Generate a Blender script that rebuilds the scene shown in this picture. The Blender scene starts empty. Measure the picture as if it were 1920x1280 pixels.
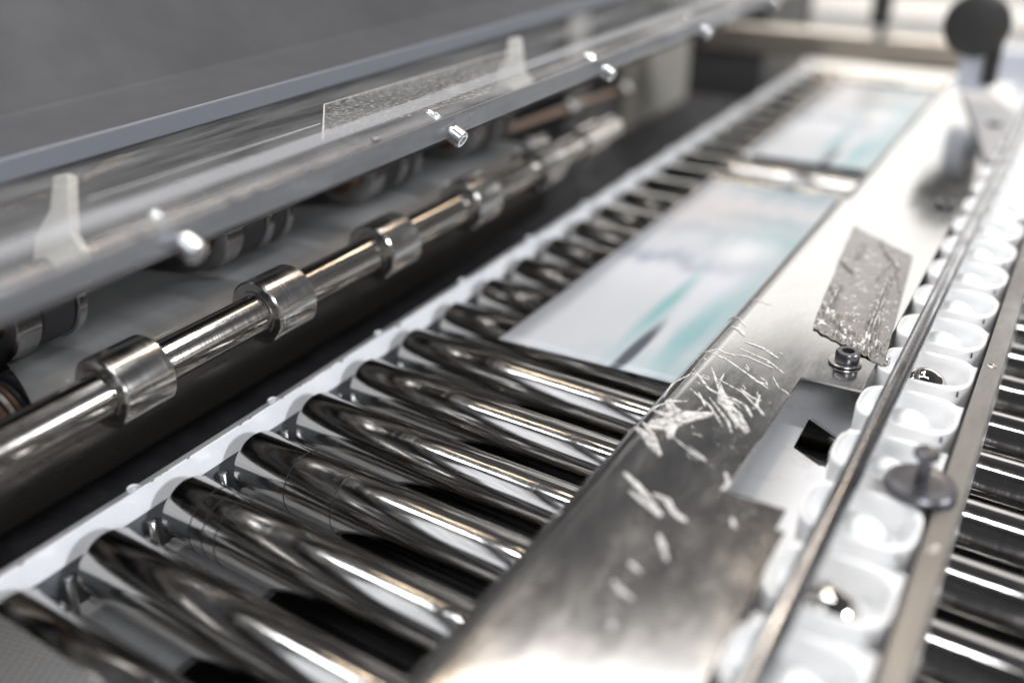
import bpy, bmesh, math, random
from mathutils import Vector, Matrix, noise
random.seed(7)
sc = bpy.context.scene
PI = math.pi
# ------------------------------------------------------------------ camera
H = 0.42                       # camera height above the roller tops (metres)
FPX = 1900.0                   # focal length in photo pixels (photo 1920 wide)
XC = Vector((0.86806461, -0.22388348, 0.44310273))   # world axes as seen by the camera
YC = Vector((0.49643048, 0.3832886, -0.77887523))
ZC = XC.cross(YC)
R = Matrix((XC, YC, ZC))       # rows: maps a camera-space vector to world
cd = bpy.data.cameras.new('camera'); cam = bpy.data.objects.new('camera', cd)
sc.collection.objects.link(cam); sc.camera = cam
cam.matrix_world = Matrix.Translation((0, 0, H)) @ R.to_4x4()
cd.sensor_width = 36; cd.lens = 36 * FPX / 1920; cd.clip_start = 0.01; cd.clip_end = 60
cd.dof.use_dof = True; cd.dof.focus_distance = 0.785; cd.dof.aperture_fstop = 1.6
# ------------------------------------------------------------------ world and lamps
w = bpy.data.worlds.new('World'); sc.world = w; w.use_nodes = True
wn = w.node_tree.nodes; wl = w.node_tree.links
bg = wn['Background']; bg.inputs[1].default_value = 1.0
tc = wn.new('ShaderNodeTexCoord'); sp = wn.new('ShaderNodeSeparateXYZ'); rp = wn.new('ShaderNodeValToRGB')
wl.new(tc.outputs['Generated'], sp.inputs[0]); wl.new(sp.outputs[2], rp.inputs[0]); wl.new(rp.outputs[0], bg.inputs[0])
e = rp.color_ramp.elements
e[0].position = 0.0; e[0].color = (0.10, 0.097, 0.092, 1)
e[1].position = 0.30; e[1].color = (0.085, 0.084, 0.084, 1)
x_ = e.new(0.55); x_.color = (0.095, 0.095, 0.10, 1)
x_ = e.new(0.95); x_.color = (0.05, 0.05, 0.055, 1)

def lamp(name, loc, target, sx, sy, power, col):
    l = bpy.data.lights.new(name, 'AREA'); l.shape = 'RECTANGLE'; l.size = sx; l.size_y = sy
    l.energy = power; l.color = col
    o = bpy.data.objects.new(name, l); sc.collection.objects.link(o); o.location = loc
    o.rotation_euler = (Vector(target) - Vector(loc)).to_track_quat('-Z', 'Y').to_euler()
    return o
lamp('window_light', (-0.5, 4.6, 1.18), (-0.3, 0.8, 0), 4.8, 1.4, 32, (1.0, 0.975, 0.94))
lamp('ceiling_lamp_warm', (-0.40, 2.0, 2.6), (-0.4, 0.8, 0), 0.10, 2.0, 11, (1.0, 0.76, 0.52))
lamp('ceiling_panel', (-1.1, 2.45, 2.8), (-0.3, 0.5, 0), 1.3, 0.7, 10, (0.98, 0.98, 1.0))
lamp('ceiling_lamp_row', (-1.15, 1.0, 2.35), (-1.15, 0.9, 0), 3.2, 0.08, 50, (0.96, 0.98, 1.0))
lamp('ceiling_lamp_row_warm', (-1.5, 2.2, 2.5), (-1.5, 0.9, 0), 2.4, 0.06, 14, (1.0, 0.80, 0.58))
lamp('side_lamp_right', (2.5, 0.75, 1.0), (-0.5, 0.75, 0), 0.30, 0.4, 52, (0.97, 0.98, 1.0))
lamp('overhead_panel', (-1.6, -0.8, 2.4), (-1.2, 0.2, 0), 2.8, 1.7, 30, (0.90, 0.94, 1.0))
lamp('rear_fill', (1.3, -1.8, 1.7), (-0.2, 0.6, 0), 1.0, 0.4, 44, (0.97, 0.98, 1.0))  # unseen fill added behind the camera to brighten the holder front walls
lamp('far_wall_fill', (-0.2, 2.75, 1.3), (-0.2, 3.6, 0.05), 1.8, 0.25, 22, (1.0, 0.96, 0.9))  # added fill, hidden from the rollers, brightens the far back panel
sc.view_settings.view_transform = 'Standard'; sc.view_settings.look = 'None'
sc.view_settings.exposure = 0.12; sc.view_settings.gamma = 1.0
try: sc.view_settings.use_curve_mapping = False
except Exception: pass
sc.cycles.max_bounces = 10; sc.cycles.glossy_bounces = 6; sc.cycles.transmission_bounces = 6
sc.cycles.transparent_max_bounces = 12; sc.cycles.sample_clamp_indirect = 6; sc.cycles.sample_clamp_direct = 0
sc.cycles.caustics_reflective = True; sc.cycles.blur_glossy = 0.6; sc.cycles.use_denoising = True

# ------------------------------------------------------------------ helpers
def ray(px, py):
    return R @ Vector((px - 960, 640 - py, -FPX))
def onz(px, py, z):                                       # photo measurement -> point on a level plane
    d = ray(px, py); t = (z - H) / d.z; return Vector((d.x * t, d.y * t, z))
def onx(px, py, x):
    d = ray(px, py); t = x / d.x; return Vector((x, d.y * t, H + d.z * t))
def ony(px, py, y):
    d = ray(px, py); t = y / d.y; return Vector((d.x * t, y, H + d.z * t))

def link(o, parent=None):
    sc.collection.objects.link(o)
    if parent is not None: o.parent = parent
    return o
def obj(name, bm, mat, parent=None, smooth=False, bevel=0, seg=2, solid=0, angle=40):
    me = bpy.data.meshes.new(name); bmesh.ops.recalc_face_normals(bm, faces=bm.faces); bm.to_mesh(me); bm.free()
    me.materials.append(mat); o = bpy.data.objects.new(name, me); link(o, parent)
    if smooth:
        for p in me.polygons: p.use_smooth = True
        if smooth != 'all':
            try: me.set_sharp_from_angle(angle=math.radians(angle))
            except Exception: pass
    if solid:
        m = o.modifiers.new('solid', 'SOLIDIFY'); m.thickness = solid; m.offset = -1
    if bevel:
        m = o.modifiers.new('bevel', 'BEVEL'); m.width = bevel; m.segments = seg; m.limit_method = 'ANGLE'
    return o
def empty(name, label, cat, loc=(0, 0, 0), group=None):
    o = bpy.data.objects.new(name, None); link(o); o.location = loc; o.empty_display_size = 0.02
    tag(o, label, cat, group); return o
def tag(o, label, cat, group=None, kind=None):
    if label: o['label'] = label
    if cat: o['category'] = cat
    if group: o['group'] = group
    if kind: o['kind'] = kind
    return o
def box(bm, x0, x1, y0, y1, z0, z1, M=None):
    vs = [bm.verts.new((x, y, z)) for x in (x0, x1) for y in (y0, y1) for z in (z0, z1)]
    for f in ((0, 1, 3, 2), (4, 6, 7, 5), (0, 4, 5, 1), (2, 3, 7, 6), (0, 2, 6, 4), (1, 5, 7, 3)):
        bm.faces.new([vs[i] for i in f])
    if M is not None: bmesh.ops.transform(bm, matrix=M, verts=vs)
    return vs
def lathe(bm, prof, axis='Z', loc=(0, 0, 0), n=48, M=None, cap=True):
    rings = []
    for (r, h) in prof:
        ring = []
        for k in range(n):
            a = 2 * PI * k / n; c, s = r * math.cos(a), r * math.sin(a)
            p = {'Z': (c, s, h), 'Y': (c, h, s), 'X': (h, c, s)}[axis]
            v = Vector(p)
            if M is not None: v = M @ v
            ring.append(bm.verts.new(v + Vector(loc)))
        rings.append(ring)
    for a, b in zip(rings, rings[1:]):
        for k in range(n): bm.faces.new((a[k], a[(k + 1) % n], b[(k + 1) % n], b[k]))
    if cap:
        bm.faces.new(rings[0][::-1]); bm.faces.new(rings[-1])
    return rings
def tube(bm, pts, r, n=8, flat=1.0, rs=None):
    pts = [Vector(p) for p in pts]; rings = []
    for i, p in enumerate(pts):
        d = (pts[min(i + 1, len(pts) - 1)] - pts[max(i - 1, 0)]).normalized()
        u = d.cross(Vector((0, 0, 1)))
        if u.length < 1e-4: u = d.cross(Vector((1, 0, 0)))
        u.normalize(); v = u.cross(d); rr = r if rs is None else rs[i]
        rings.append([bm.verts.new(p + u * rr * math.cos(2 * PI * k / n) + v * rr * flat * math.sin(2 * PI * k / n)) for k in range(n)])
    for a, b in zip(rings, rings[1:]):
        for k in range(n): bm.faces.new((a[k], a[(k + 1) % n], b[(k + 1) % n], b[k]))
    bm.faces.new(rings[0][::-1]); bm.faces.new(rings[-1])
def prism(bm, poly, z0, z1):
    a = [bm.verts.new((p[0], p[1], z0)) for p in poly]; b = [bm.verts.new((p[0], p[1], z1)) for p in poly]
    bm.faces.new(a[::-1]); bm.faces.new(b)
    for i in range(len(poly)): j = (i + 1) % len(poly); bm.faces.new((a[i], a[j], b[j], b[i]))

# ------------------------------------------------------------------ materials
def mat(name, col=(.5, .5, .5), rough=.4, metal=0., coat=0., **kw):
    m = bpy.data.materials.new(name); m.use_nodes = True
    b = m.node_tree.nodes['Principled BSDF']
    b.inputs['Base Color'].default_value = (*col, 1); b.inputs['Roughness'].default_value = rough
    b.inputs['Metallic'].default_value = metal; b.inputs['Coat Weight'].default_value = coat
    for k, v in kw.items(): b.inputs[k.replace('_', ' ')].default_value = v
    return m
def N(m, t, **kw):
    n = m.node_tree.nodes.new(t)
    for k, v in kw.items():
        if hasattr(n, k): setattr(n, k, v)
        else: n.inputs[k].default_value = v
    return n
def L(m, a, b): m.node_tree.links.new(a, b)
def coords(m, scale=(1, 1, 1), rot=(0, 0, 0)):
    t = N(m, 'ShaderNodeTexCoord'); mp = N(m, 'ShaderNodeMapping')
    mp.inputs['Scale'].default_value = scale; mp.inputs['Rotation'].default_value = rot
    L(m, t.outputs['Object'], mp.inputs[0]); return mp.outputs[0]
def nz(m, vec, scale, detail=4, rough=.55, dist=0):
    n = N(m, 'ShaderNodeTexNoise'); n.inputs['Scale'].default_value = scale; n.inputs['Detail'].default_value = detail
    n.inputs['Roughness'].default_value = rough; n.inputs['Distortion'].default_value = dist
    L(m, vec, n.inputs['Vector']); return n.outputs['Fac']
def ramp(m, fac, stops):
    r = N(m, 'ShaderNodeValToRGB'); els = r.color_ramp.elements
    while len(els) < len(stops): els.new(0.5)
    for el, (p, c) in zip(els, stops):
        el.position = p; el.color = (c, c, c, 1) if isinstance(c, (int, float)) else (*c, 1)
    L(m, fac, r.inputs[0]); return r.outputs[0]
def bump(m, fac, strength=.2, dist=.001, prev=None):
    b = N(m, 'ShaderNodeBump'); b.inputs['Strength'].default_value = strength; b.inputs['Distance'].default_value = dist
    L(m, fac, b.inputs['Height'])
    if prev is not None: L(m, prev, b.inputs['Normal'])
    return b.outputs[0]
def P(m): return m.node_tree.nodes['Principled BSDF']

def vary(m, base, dark, scale=30, r0=.3, r1=.5, sc3=(1, 1, 1), lo=.35, hi=.65, bs=0, bd=.0005):
    v = coords(m, sc3); f = nz(m, v, scale, 6, .6)
    L(m, ramp(m, f, [(lo, dark), (hi, base)]), P(m).inputs['Base Color'])
    L(m, ramp(m, f, [(lo, r1), (hi, r0)]), P(m).inputs['Roughness'])
    if bs: L(m, bump(m, f, bs, bd), P(m).inputs['Normal'])
    return m

M = {}
# polished roller steel: fine rings round the roller, faint smears; lengthwise colour streaks stand in for reflections
m = M['chrome'] = mat('roller_chrome', (.42, .41, .40), .1, 1.0)
v = coords(m, (900, 12, 12)); ring = nz(m, v, 1.0, 3, .6)
v2 = coords(m, (5, 260, 260)); refl_streak = nz(m, v2, 1.0, 3, .6)
v3 = coords(m, (30, 30, 30)); du = nz(m, v3, 1.0, 6, .7)
mx = N(m, 'ShaderNodeMath', operation='MULTIPLY'); L(m, ring, mx.inputs[0]); L(m, refl_streak, mx.inputs[1])
mx2 = N(m, 'ShaderNodeMath', operation='MULTIPLY'); L(m, mx.outputs[0], mx2.inputs[0]); L(m, du, mx2.inputs[1])
L(m, ramp(m, mx2.outputs[0], [(.06, .06), (.14, .12), (.22, .26)]), P(m).inputs['Roughness'])
L(m, ramp(m, refl_streak, [(.35, (.40, .385, .37)), (.60, (.50, .49, .475))]), P(m).inputs['Base Color'])
L(m, bump(m, ring, .05, .0002, bump(m, refl_streak, .10, .0004)), P(m).inputs['Normal'])
m = M['chrome_dark'] = mat('groove_dark', (.05, .05, .05), .5, .8)
# turned shaft steel along Y
m = M['shaft'] = mat('turned_steel', (.52, .495, .47), .12, 1.0)
v = coords(m, (8, 700, 8)); ring = nz(m, v, 1.0, 3, .6)
L(m, ramp(m, ring, [(.3, .10), (.7, .24)]), P(m).inputs['Roughness']); L(m, bump(m, ring, .05, .0002), P(m).inputs['Normal'])
m = M['collar'] = mat('machined_collar_steel', (.54, .53, .52), .2, 1.0)
v = coords(m, (8, 900, 8)); ring = nz(m, v, 1.0, 3, .6)
L(m, ramp(m, ring, [(.3, .14), (.7, .28)]), P(m).inputs['Roughness']); L(m, bump(m, ring, .06, .0002), P(m).inputs['Normal'])
P(m).inputs['Anisotropic'].default_value = .4
M['steel'] = vary(mat('plain_steel', (.5, .5, .5), .3, 1.0), (.58, .57, .56), (.40, .39, .38), 60, .22, .42)
M['bright'] = mat('zinc_plated', (.80, .81, .82), .20, 1.0)
M['rod'] = vary(mat('rod_steel', (.5, .5, .5), .2, 1.0), (.50, .51, .53), (.30, .30, .31), 90, .16, .34, (1, .25, 1))
M['barsteel'] = vary(mat('bar_steel', (.4, .4, .4), .35, 1.0), (.38, .372, .365), (.27, .265, .26), 45, .34, .5, (1, .3, 1), bs=.15)
# folded guide sheet: brushed and smeared steel
m = M['plate'] = mat('guide_sheet_steel', (.6, .58, .55), .25, 1.0)
v = coords(m, (1, .35, 1), (0, 0, .12)); f = nz(m, v, 38, 8, .7, .3); g = nz(m, coords(m, (1, .12, 1), (0, 0, -.3)), 520, 3, .7)
pc = ramp(m, f, [(.30, (.55, .548, .542)), (.52, (.60, .597, .59)), (.74, (.65, .647, .64))])
sk = nz(m, coords(m), 620, 2, .5); md = nz(m, coords(m), 9, 3, .6)
sm2 = N(m, 'ShaderNodeMath', operation='MULTIPLY'); L(m, ramp(m, sk, [(.66, 0.), (.72, 1.)]), sm2.inputs[0]); L(m, ramp(m, md, [(.45, 0.), (.62, 1.)]), sm2.inputs[1])
inv = N(m, 'ShaderNodeMath', operation='SUBTRACT'); inv.inputs[0].default_value = 1.0; L(m, sm2.outputs[0], inv.inputs[1]); L(m, inv.outputs[0], P(m).inputs['Metallic'])
L(m, pc, P(m).inputs['Base Color'])
a = N(m, 'ShaderNodeMath', operation='ADD'); s_ = N(m, 'ShaderNodeMath', operation='MULTIPLY'); s_.inputs[1].default_value = .35
L(m, g, s_.inputs[0]); L(m, f, a.inputs[0]); L(m, s_.outputs[0], a.inputs[1])
L(m, ramp(m, a.outputs[0], [(.45, .10), (.68, .15), (.9, .22)]), P(m).inputs['Roughness'])
wv = nz(m, v, 9, 2, .5)
L(m, bump(m, g, .06, .0002, bump(m, wv, .12, .004)), P(m).inputs['Normal'])
# wrinkled adhesive tape
m = M['tape'] = mat('old_clear_tape', (.25, .235, .22), .5, 0, .9, Coat_Roughness=.05)
v = coords(m); f = nz(m, v, 60, 5, .6, .8)
L(m, ramp(m, f, [(.3, (.15, .14, .13)), (.7, (.20, .188, .175))]), P(m).inputs['Base Color'])
g = nz(m, v, 160, 3, .6, 1.2); L(m, bump(m, ramp(m, g, [(.50, 0.), (.66, 1.)]),   .14, .0008), P(m).inputs['Normal'])
L(m, bump(m, ramp(m, g, [(.50, 0.), (.66, 1.)]), .16, .0008), P(m).inputs['Coat Normal'])
tl = ramp(m, f, [(.3, (.115, .105, .095)), (.7, (.15, .138, .125))])
at = N(m, 'ShaderNodeAttribute'); at.attribute_name = 'ridge_glint'
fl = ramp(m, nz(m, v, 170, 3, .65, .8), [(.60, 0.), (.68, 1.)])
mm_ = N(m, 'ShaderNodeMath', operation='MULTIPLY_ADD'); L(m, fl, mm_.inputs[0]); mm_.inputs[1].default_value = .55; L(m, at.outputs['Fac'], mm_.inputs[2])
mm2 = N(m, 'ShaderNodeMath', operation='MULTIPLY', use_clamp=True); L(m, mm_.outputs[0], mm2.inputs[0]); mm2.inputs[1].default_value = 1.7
mixt = N(m, 'ShaderNodeMix', data_type='RGBA'); L(m, mm2.outputs[0], mixt.inputs[0]); L(m, tl, mixt.inputs[6]); mixt.inputs[7].default_value = (.85, .83, .80, 1)  # white glints put into the base colour on ridges and flecks
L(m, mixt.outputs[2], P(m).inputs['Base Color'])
m = M['glue'] = mat('dried_glue', (.78, .77, .75), .55, 0, 0, Alpha=.8)
v = coords(m); f = nz(m, v, 190, 4, .65); L(m, ramp(m, f, [(.34, .12), (.62, .85)]), P(m).inputs['Alpha'])
M['rail'] = vary(mat('white_rail_paint', (.76, .78, .82), .3, 0, .25), (.82, .84, .88), (.76, .78, .82), 70, .25, .38, bs=.05)
m = M['railwear'] = mat('chipped_paint', (.30, .29, .28), .5, .5)
M['whitemetal'] = vary(mat('white_coated_sheet', (.72, .73, .75), .45), (.80, .81, .83), (.62, .62, .63), 38, .38, .6, lo=.28, hi=.45, bs=.1)
M['plastic'] = mat('white_nylon', (.86, .86, .86), .38, 0, .05)
M['ball'] = mat('white_ball', (.80, .82, .82), .30, 0, .1)
M['steelball'] = mat('polished_ball', (.66, .64, .60), .04, 1.0)
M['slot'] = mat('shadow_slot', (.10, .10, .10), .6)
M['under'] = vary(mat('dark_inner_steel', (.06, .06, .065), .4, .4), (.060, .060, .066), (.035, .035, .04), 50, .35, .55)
m = M['beam'] = vary(mat('blackened_beam', (.1, .1, .1), .3, .9), (.10, .093, .087), (.05, .046, .043), 22, .24, .42, (1, .4, 1), bs=.08)
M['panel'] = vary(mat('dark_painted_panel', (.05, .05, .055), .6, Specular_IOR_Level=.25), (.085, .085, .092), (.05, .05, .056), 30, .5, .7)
M['hood'] = vary(mat('grey_hood_paint', (.12, .12, .125), .5, Specular_IOR_Level=.25), (.052, .054, .062), (.044, .046, .053), 9, .5, .65)
M['hoodlip'] = mat('hood_edge_paint', (.155, .165, .19), .4)
m = M['acrylic'] = mat('clear_acrylic', (.92, .93, .94), .06, 0)
P(m).inputs['Alpha'].default_value = .32; P(m).inputs['Base Color'].default_value = (.62, .62, .63, 1)
v = coords(m, (1, .22, 1)); f = nz(m, v, 34, 6, .65, .4)
L(m, ramp(m, f, [(.36, .03), (.66, .20)]), P(m).inputs['Alpha']); L(m, ramp(m, f, [(.35, .05), (.65, .14)]), P(m).inputs['Roughness'])
m = M['sheen_band'] = mat('milky_sheen', (.78, .79, .82), .18, 0, .4, Alpha=.42)  # milky tone painted in for a reflection on the cover
M['sticker'] = mat('sticker_residue', (.50, .48, .46), .6, 0)
v = coords(M['sticker']); f = nz(M['sticker'], v, 260, 4, .7)
L(M['sticker'], ramp(M['sticker'], f, [(.48, .04), (.62, .50)]), P(M['sticker']).inputs['Alpha'])
M['residue_line'] = mat('residue_line', (.66, .65, .63), .6, 0, Alpha=.75)
M['edgebar'] = vary(mat('aluminium_edge', (.4, .41, .43), .3, .9), (.40, .41, .44), (.28, .29, .31), 40, .26, .42, (1, .2, 1))
M['rubber'] = mat('black_rubber', (.022, .022, .024), .5)
M['rust'] = mat('rusty_ring', (.20, .12, .085), .4, .7)
M['cream'] = mat('cream_bracket', (.48, .46, .42), .45)
M['creampanel'] = mat('cream_panel', (.40, .39, .345), .5)
M['cabinet'] = mat('dark_cabinet', (.055, .055, .058), .55)
M['knob'] = vary(mat('grey_knob_disc', (.4, .4, .42), .35, .8), (.17, .17, .185), (.10, .10, .115), 120, .3, .45)
M['screw'] = mat('dark_screw', (.15, .15, .16), .3, .95)
M['blackplastic'] = mat('black_plastic_knob', (.028, .027, .026), .42)
M['bluewhite'] = mat('pale_bracket_paint', (.62, .64, .72), .4)
M['greybracket'] = mat('grey_bracket', (.40, .40, .41), .45, .2)
M['heart'] = mat('dark_reflection_patch', (.13, .125, .12), .5, .4)  # dark tone painted for the far knob's reflection, unused
M['crossbar'] = mat('far_bar', (.42, .38, .33), .35, .8)
M['wall'] = mat('far_wall_paint', (.80, .78, .75), .6)
M['wallstripe'] = mat('far_wall_strip', (.36, .35, .34), .6)
M['floor'] = vary(mat('workshop_floor', (.22, .22, .22), .5), (.24, .24, .23), (.17, .17, .165), 4, .45, .6)
# woven black belt
m = M['mesh'] = mat('perforated_mesh', (.10, .10, .10), .45, .3)
v = coords(m, (260, 420, 300), (0, 0, .5)); wx = N(m, 'ShaderNodeTexChecker'); wx.inputs['Scale'].default_value = 1.0
L(m, v, wx.inputs['Vector']); wx.inputs['Color1'].default_value = (.24, .235, .23, 1); wx.inputs['Color2'].default_value = (.045, .045, .045, 1)
L(m, wx.outputs['Color'], P(m).inputs['Base Color']); L(m, bump(m, wx.outputs['Fac'], .6, .0006), P(m).inputs['Normal'])
# blank moving sheet in the folding unit
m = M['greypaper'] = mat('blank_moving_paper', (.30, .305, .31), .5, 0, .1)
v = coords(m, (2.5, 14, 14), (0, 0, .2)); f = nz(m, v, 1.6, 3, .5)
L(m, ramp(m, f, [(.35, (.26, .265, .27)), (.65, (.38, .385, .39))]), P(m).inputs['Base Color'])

# printed sheet: soft pale print with teal and navy shapes (object space: x across, y along)
m = M['print'] = mat('printed_paper', (.8, .8, .82), .42, 0, .15)
tcn = N(m, 'ShaderNodeTexCoord'); base = tcn.outputs['Object']
wob = N(m, 'ShaderNodeTexNoise'); wob.inputs['Scale'].default_value = 14; wob.inputs['Detail'].default_value = 3
wmp = N(m, 'ShaderNodeMapping'); wmp.inputs['Scale'].default_value = (3.5, .5, 1); L(m, base, wmp.inputs[0]); L(m, wmp.outputs[0], wob.inputs['Vector'])
wsub = N(m, 'ShaderNodeVectorMath', operation='SUBTRACT'); L(m, wob.outputs['Color'], wsub.inputs[0]); wsub.inputs[1].default_value = (.5, .5, .5)
wsc = N(m, 'ShaderNodeVectorMath', operation='MULTIPLY'); L(m, wsub.outputs[0], wsc.inputs[0]); wsc.inputs[1].default_value = (.016, .09, 0)
wad = N(m, 'ShaderNodeVectorMath', operation='ADD'); L(m, base, wad.inputs[0]); L(m, wsc.outputs[0], wad.inputs[1])
SX0, SY0 = -0.43, 0.7305
def blob(cur, px, py, rx, ry, col, amt, wobble=True, soft=1.0):
    p = onz(px, py, .002); cx, cy = p.x - SX0, p.y - SY0
    mp = N(m, 'ShaderNodeMapping'); mp.inputs['Location'].default_value = (-cx / rx, -cy / ry, 0)
    mp.inputs['Scale'].default_value = (1 / rx, 1 / ry, 0)
    L(m, wad.outputs[0] if wobble else base, mp.inputs[0])
    ln = N(m, 'ShaderNodeVectorMath', operation='LENGTH'); L(m, mp.outputs[0], ln.inputs[0])
    mr = N(m, 'ShaderNodeMapRange', interpolation_type='SMOOTHSTEP'); L(m, ln.outputs['Value'], mr.inputs['Value'])
    mr.inputs['From Min'].default_value = 1.0 + 1.3 * soft; mr.inputs['From Max'].default_value = 1.0 - 1.0 * soft
    mr.inputs['To Min'].default_value = 0; mr.inputs['To Max'].default_value = amt
    mix = N(m, 'ShaderNodeMix', data_type='RGBA'); L(m, mr.outputs[0], mix.inputs[0]); L(m, cur, mix.inputs[6]); mix.inputs[7].default_value = (*col, 1)
    return mix.outputs[2]
rgb = N(m, 'ShaderNodeRGB'); rgb.outputs[0].default_value = (.53, .55, .585, 1); cur = rgb.outputs[0]
TEAL = (.20, .40, .43); DT = (.15, .28, .33); NAVY = (.030, .040, .065); PINK = (.66, .56, .55); GREYB = (.33, .37, .44)
for a_ in [(1250, 500, .11, .06, (.66, .68, .74), .7), (1370, 395, .075, .06, PINK, .4), (1230, 478, .050, .014, GREYB, .9), (1300, 425, .03, .016, GREYB, .5),
           (1500, 365, .055, .045, DT, .70), (1470, 455, .05, .05, TEAL, .55), (1400, 470, .02, .03, (.74, .74, .76), .9), (1440, 415, .05, .015, DT, .4),
           (1330, 490, .13, .02, GREYB, .35), (1245, 575, .0075, .075, TEAL, 1.0), (1320, 605, .010, .075, TEAL, .8), (1370, 615, .010, .085, TEAL, .6),
           (1275, 640, .008, .045, TEAL, .7), (1240, 690, .05, .02, TEAL, .35), (1410, 550, .012, .06, TEAL, .5)]:
    cur = blob(cur, *a_)
cur = blob(cur, 1190, 655, .0060, .060, NAVY, 1.0, False, .45)
L(m, cur, P(m).inputs['Base Color'])

# ------------------------------------------------------------------ setting
bm = bmesh.new(); box(bm, -8, 8, -4, 9, -1.02, -1.0); tag(obj('floor', bm, M['floor']), 'grey workshop floor under the machine', None, kind='structure')
bm = bmesh.new(); box(bm, -6, 6, 6.0, 6.1, -1.0, 1.0); tag(obj('wall', bm, M['wall']), 'pale workshop wall far behind the machine', None, kind='structure')
# machine bed: dark tray, pale deck strip
t = empty('machine_bed', 'dark machine tray with pale deck strip under the chrome rollers', 'machine bed', (-.3, 1, -.1))
def part(name, bm, m, t, **k):
    bmesh.ops.translate(bm, verts=bm.verts, vec=-Vector(t.location)); return obj(name, bm, m, t, **k)
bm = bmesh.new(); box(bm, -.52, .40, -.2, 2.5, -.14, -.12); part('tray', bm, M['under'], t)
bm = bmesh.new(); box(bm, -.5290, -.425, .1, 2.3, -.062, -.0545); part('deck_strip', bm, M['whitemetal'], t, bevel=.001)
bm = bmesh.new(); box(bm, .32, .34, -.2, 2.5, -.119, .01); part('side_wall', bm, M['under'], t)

# ------------------------------------------------------------------ conveyor rollers
PITCH, Y1, RR, XL, XR = 0.0718, 0.2872, 0.0260, -.5140, .31
SK = math.radians(-4.0)
NROLL = 27
def roller_bm():
    bm = bmesh.new(); n = 96; L_ = XR - XL
    lathe(bm, [(RR - .0022, 0), (RR - .0006, .0006), (RR, .0024), (RR, L_ * .5), (RR, L_ - .0024), (RR - .002, L_)], 'X', n=n)
    return bm
def rollY(i):
    ys = Y1 + PITCH * i; return ys - RR * math.tan(math.atan2(H, ys) / 2)
proto = None
ordn = ['first', 'second', 'third', 'fourth', 'fifth', 'sixth', 'seventh', 'eighth', 'ninth', 'tenth', 'eleventh', 'twelfth', 'thirteenth', 'fourteenth',
        'fifteenth', 'sixteenth', 'seventeenth', 'eighteenth', 'nineteenth', 'twentieth', 'twenty-first', 'twenty-second', 'twenty-third', 'twenty-fourth',
        'twenty-fifth', 'twenty-sixth', 'twenty-seventh']
extra = {0: 'beside the dark mesh at the lower left corner', 3: 'with thin dark groove rings near its left end', 6: 'just in front of the near printed sheet',
         2: 'with faint wear rings on its left end', 14: 'crossing the gap between the two printed sheets'}
def rlabel(i):
    if i == 0: return 'nearest polished chrome roller, beside the dark mesh at the lower left corner'
    s = '%s chrome roller from the near end' % ordn[i]
    return s + (', ' + extra[i] if i in extra else '')
rollers = []
for i in range(NROLL):
    if proto is None:
        t = empty('conveyor_roller', rlabel(0), 'roller', group='chrome conveyor rollers in a row'); proto = t
        obj('roller_body', roller_bm(), M['chrome'], t, smooth=True, angle=50)
        bm = bmesh.new(); lathe(bm, [(.007, -.016), (.007, -.0005)], 'X', n=24); obj('axle', bm, M['steel'], t, smooth=True)
    else:
        t = proto.copy(); sc.collection.objects.link(t); t['label'] = rlabel(i)
        for ch in list(proto.children):
            c = ch.copy(); sc.collection.objects.link(c); c.parent = t
    t.location = (XL, rollY(i), -RR); t.rotation_euler = (0, 0, SK)
    rollers.append(t)
# groove rings on some rollers (real thin dark bands)
for i, xs in ((3, (.055, .102)), (2, (.030, .043, .056)), (9, (.05,))):
    for x in xs:
        bm = bmesh.new(); lathe(bm, [(RR - .001, x - .0005), (RR + .00012, x - .0004), (RR + .00012, x + .0004), (RR - .001, x + .0005)], 'X', n=96, cap=False)
        obj('groove_ring', bm, M['chrome_dark'], rollers[i], smooth=True)

# ------------------------------------------------------------------ left side rail
t = empty('side_rail', 'white painted side rail with screws along the left ends of the rollers', 'rail', (-.54, 1.2, 0))
bm = bmesh.new()
prof = [(-.5425, -.0030), (-.5314, .0012), (-.5305, .0006), (-.5274, -.0178), (-.5300, -.0180), (-.5395, -.0160), (-.5395, -.10), (-.5425, -.10)]
a = [bm.verts.new((x, .05, z)) for x, z in prof]; b = [bm.verts.new((x, 2.25, z)) for x, z in prof]
bm.faces.new(a); bm.faces.new(b[::-1])
for i in range(len(prof)): j = (i + 1) % len(prof); bm.faces.new((a[i], b[i], b[j], a[j]))
part('rail_flange', bm, M['rail'], t, bevel=.0006)
bm = bmesh.new(); box(bm, -.5340, -.5293, .05, 2.25, -.075, -.0185); part('inner_strip', bm, mat('dark_strip', (.13, .14, .155), .5), t)
for k in range(12):                       # cap screws in the flange
    y = .399 + .148 * k
    bm = bmesh.new(); lathe(bm, [(.0052, -.002), (.0052, .0012), (.0045, .0018), (.0036, .0015), (.0032, .0006), (.0018, .0006), (.0014, .0014)], 'Z', (-.5367, y - .006, -.0010), n=28)
    part('cap_screw', bm, M['rail'], t, smooth=True)
for k in range(24):                       # threaded studs below the flange
    y = .318 + PITCH * k
    bm = bmesh.new(); pr = []
    for q in range(17): z = -.0543 + q * .0019; pr += [(.0026, z), (.0032, z + .0007)]
    lathe(bm, pr, 'Z', (-.5225, y + .002, 0), n=14); part('threaded_stud', bm, M['bright'], t)
bm = bmesh.new(); rng = random.Random(3)
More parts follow.
